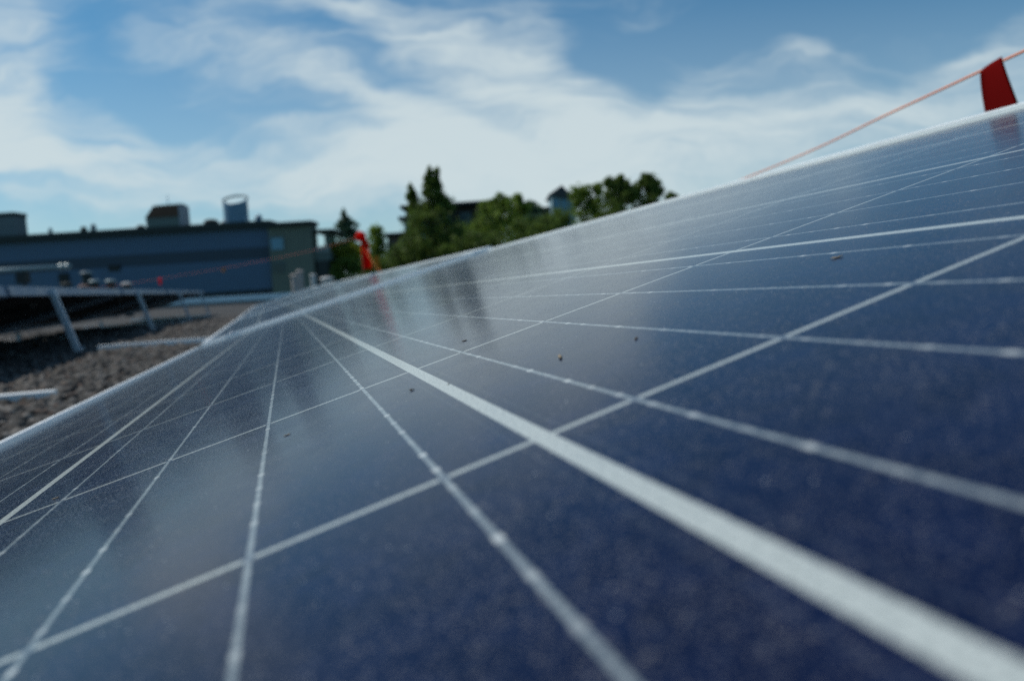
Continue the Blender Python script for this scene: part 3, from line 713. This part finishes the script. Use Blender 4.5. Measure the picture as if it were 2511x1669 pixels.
hwin(e, -1, z1 - 1.6, 1.2, 1.0, GLASS_D)

# ---------------------------------------------------------------- trees
def leaf_material(name, c1, c2):
    m_ = bpy.data.materials.new(name); m_.use_nodes = True; t = NT(m_.node_tree); b = t.n['Principled BSDF']
    oc = t.new('ShaderNodeTexCoord').outputs['Object']
    n = t.noise(oc, 1.1, 5, .65).outputs['Fac']; wn_ = t.new('ShaderNodeTexWhiteNoise'); g = t.new('ShaderNodeNewGeometry')
    t.put(wn_.inputs['Vector'], g.outputs['Random Per Island']); 
    f = t.m('ADD', t.mapr(n, .3, .7, 0, .7), t.m('MULTIPLY', g.outputs['Random Per Island'], .35), clamp=True)
    cc = t.mixc(f, c4(c1), c4(c2)); t.put(b.inputs['Base Color'], cc); b.inputs['Roughness'].default_value = .6; b.inputs['Specular IOR Level'].default_value = .25
    tl = t.new('ShaderNodeBsdfTranslucent'); t.put(tl.inputs[0], cc); ms = t.new('ShaderNodeMixShader'); ms.inputs[0].default_value = .45
    t.l.new(b.outputs[0], ms.inputs[1]); t.l.new(tl.outputs[0], ms.inputs[2]); t.l.new(ms.outputs[0], t.n['Material Output'].inputs[0])
    return m_
L_DK = leaf_material('leaves_dark_green', (.028, .055, .012), (.19, .27, .05))
L_MD = leaf_material('leaves_mid_green', (.045, .09, .014), (.28, .38, .055))
L_YL = leaf_material('leaves_olive_green', (.06, .08, .006), (.28, .31, .02))
L_BL = leaf_material('leaves_bluish_green', (.03, .065, .042), (.14, .23, .13))
BARK = mat('bark', (.06, .045, .032), .9, 0, .3, 3)
def tree(px, py_top, depth, lobes, leafm, label, seed, leaf=.26, per=500, py_low=None):
    """lobes: (dx_px, y_px, rx_px, ry_px) clumps of the crown in picture units, turned into metres at the tree's own distance"""
    rd = np.random.default_rng(seed); k = depth / FPX
    base_ = at(px, 700, depth); base_.z = GZ
    root = empty('tree', base_, RZ, label, 'tree', 'trees beyond the roof')
    zc = lambda x, y: at(x, y, depth).z - GZ
    L = []
    for dx, y, rx, ry in lobes: L.append((dx * k, zc(px + dx, y), rx * k, ry * k))
    # trunk and limbs
    ztop = zc(px, py_top); mb = MB(); r0 = .012 * ztop + .06
    mb.tube([(0, 0, 0), (.05, .05, ztop * .3), (-.05, 0, ztop * .6), (0, 0, ztop * .93)], [r0, r0 * .8, r0 * .5, r0 * .12], 9)
    for (lx, lz, rx, rz) in L:
        y_ = rd.uniform(-.5, .5) * rx; zs = max(ztop * .25, lz - abs(lx) * 1.1 - rz)
        mb.tube([(0, 0, zs), (lx * .5, y_ * .5, (zs + lz) / 2), (lx, y_, lz)], [r0 * .4, r0 * .25, r0 * .08], 6)
    mb.build('trunk', BARK, root, smooth=True)
    C_, Sz = [], []
    for (lx, lz, rx, rz) in L:
        vol = max(.35, rx * rx * rz) ** .62; nc = int(10 + 9 * vol)
        for i in range(nc):
            d = rd.normal(size=3); d /= np.linalg.norm(d); q = rd.uniform(.25, 1) ** .5
            cc = np.array([lx + d[0] * q * rx, d[1] * q * rx, lz + d[2] * q * rz]); cr = rd.uniform(.3, .6) * min(rx, rz, 1.6) ** .6
            m_n = int(per / 14 * (.6 + rd.random()))
            pts = cc + rd.normal(size=(m_n, 3)) * cr * np.array([.55, .55, .42]); C_.append(pts)
    # small wisps straying from the outline
    for (lx, lz, rx, rz) in L:
        m_n = int(per * .10); d = rd.normal(size=(m_n, 3)); d /= np.linalg.norm(d, axis=1)[:, None]
        C_.append(np.array([lx, 0, lz]) + d * np.array([rx, rx, rz]) * rd.uniform(.9, 1.4, (m_n, 1)))
    P_ = np.concatenate(C_); N = len(P_)
    a = rd.normal(size=(N, 3)); a /= np.linalg.norm(a, axis=1)[:, None]; b2 = rd.normal(size=(N, 3)); b2 = np.cross(a, b2); b2 /= np.linalg.norm(b2, axis=1)[:, None]
    sz = leaf * rd.uniform(.5, 1.2, (N, 1)) * depth / 70
    V = np.stack([P_ - a * sz * .6, P_ + b2 * sz * .38, P_ + a * sz * .6, P_ - b2 * sz * .38], 1).reshape(-1, 3)
    F = np.arange(N * 4, dtype=np.int32)
    me = bpy.data.meshes.new('crown'); me.vertices.add(N * 4); me.vertices.foreach_set('co', V.reshape(-1)); me.loops.add(N * 4); me.loops.foreach_set('vertex_index', F)
    me.polygons.add(N); me.polygons.foreach_set('loop_start', (np.arange(N) * 4).astype(np.int32)); me.update(calc_edges=True); me.validate()
    link('crown', me, leafm, root)
tree(857, 520, 76, [(0, 530, 4, 14), (5, 544, 6, 9), (-7, 548, 7, 10), (-8, 564, 14, 18), (14, 556, 14, 16), (2, 590, 24, 22), (-4, 625, 24, 26), (20, 610, 20, 20)], L_BL, 'slender bluish green tree left of the red stake, topmost there', 1)
tree(846, 595, 62, [(0, 612, 46, 22), (-30, 636, 36, 26), (-52, 655, 22, 22), (-40, 675, 34, 20), (25, 645, 45, 28), (-5, 670, 60, 24)], L_YL, 'round olive bush-like tree right of the olive block', 2)
tree(934, 552, 72, [(0, 565, 12, 14), (-6, 590, 22, 20), (8, 615, 26, 24), (-14, 640, 34, 24), (20, 650, 30, 20)], L_MD, 'small pointed tree right of the red stake', 3)
tree(992, 596, 66, [(0, 618, 26, 22), (-16, 640, 30, 24), (26, 640, 30, 26)], L_DK, 'low dark bush below the brown house', 4)
tree(1072, 412, 62, [(0, 424, 4, 14), (-7, 440, 5, 9), (8, 438, 5, 12), (18, 426, 4, 14), (13, 448, 8, 12), (-4, 456, 11, 14), (20, 460, 6, 10), (-12, 474, 8, 8), (6, 476, 17, 16), (26, 486, 9, 9), (6, 500, 30, 24), (-20, 520, 26, 26), (38, 505, 18, 18), (0, 540, 50, 32), (-26, 580, 42, 34), (34, 580, 44, 40), (0, 620, 60, 34)], L_DK, 'tallest dark pointed tree in the middle of the skyline', 5)
tree(1026, 455, 63, [(-2, 464, 4, 12), (4, 476, 5, 9), (-6, 484, 5, 8), (2, 494, 10, 14), (8, 515, 16, 20), (-2, 560, 24, 34), (0, 610, 34, 34)], L_DK, 'thin pointed tree leaning against the tallest one on its left', 6)
tree(1238, 478, 68, [(0, 492, 12, 14), (-26, 505, 20, 16), (18, 502, 20, 18), (-8, 535, 50, 30), (-45, 565, 45, 32), (20, 565, 50, 30), (-80, 590, 40, 24)], L_MD, 'broad bright green tree before the dark house', 7)
tree(1285, 478, 70, [(-4, 488, 10, 12), (4, 512, 18, 18), (-6, 545, 34, 28)], L_MD, 'small green tree right of the broad bright green one', 8)
tree(1318, 492, 74, [(0, 505, 14, 14), (4, 530, 28, 22), (0, 555, 40, 20)], L_BL, 'faint tree just left of the gabled house', 9)
tree(1385, 520, 66, [(0, 530, 34, 16), (-20, 550, 40, 18)], L_DK, 'dark low tree in front of the gabled house', 10)
tree(1450, 455, 70, [(0, 468, 14, 14), (-22, 478, 18, 18), (28, 464, 9, 14), (-10, 505, 34, 24), (24, 505, 24, 22), (0, 535, 50, 22)], L_MD, 'green tree with two tufts right of the gabled house', 11)
tree(1530, 432, 66, [(4, 438, 7, 9), (-6, 446, 9, 9), (14, 452, 10, 9), (-26, 446, 8, 10), (-18, 456, 9, 8), (0, 466, 18, 12), (26, 470, 14, 14), (-24, 478, 16, 14), (8, 488, 30, 18), (-18, 505, 34, 20), (0, 525, 50, 18)], L_DK, 'dark rounded tree left of the last big one on the skyline', 12)
tree(1598, 425, 67, [(-4, 434, 6, 8), (8, 438, 10, 9), (-12, 446, 9, 9), (20, 450, 10, 10), (2, 456, 16, 12), (26, 468, 10, 10), (-24, 466, 14, 14), (12, 476, 18, 14), (-8, 490, 30, 20), (6, 505, 34, 18)], L_DK, 'last big dark tree at the right end of the skyline', 13)
tree(1655, 468, 80, [(0, 477, 4, 6), (5, 482, 6, 5), (-6, 484, 5, 5), (2, 492, 14, 10)], L_DK, 'tiny tree top peeking over the panel frame', 14)
tree(1120, 560, 64, [(0, 575, 40, 28), (-40, 600, 40, 24), (50, 595, 40, 24)], L_DK, 'low dark tree at the foot of the dark house', 15)
tree(900, 632, 60, [(-50, 655, 30, 20), (0, 650, 40, 22), (45, 650, 36, 24), (-10, 690, 70, 26), (60, 690, 60, 26)], L_DK, 'low dark bush at the foot of the red stake', 16)
tree(1180, 575, 60, [(-60, 610, 40, 28), (0, 600, 44, 30), (60, 590, 44, 28), (0, 640, 90, 30)], L_DK, 'dark bush bank low behind the panel edge under the bright green tree', 17)
tree(1330, 540, 62, [(-30, 560, 36, 24), (20, 556, 40, 24), (0, 590, 60, 30)], L_DK, 'dark bush under the gabled house', 18)
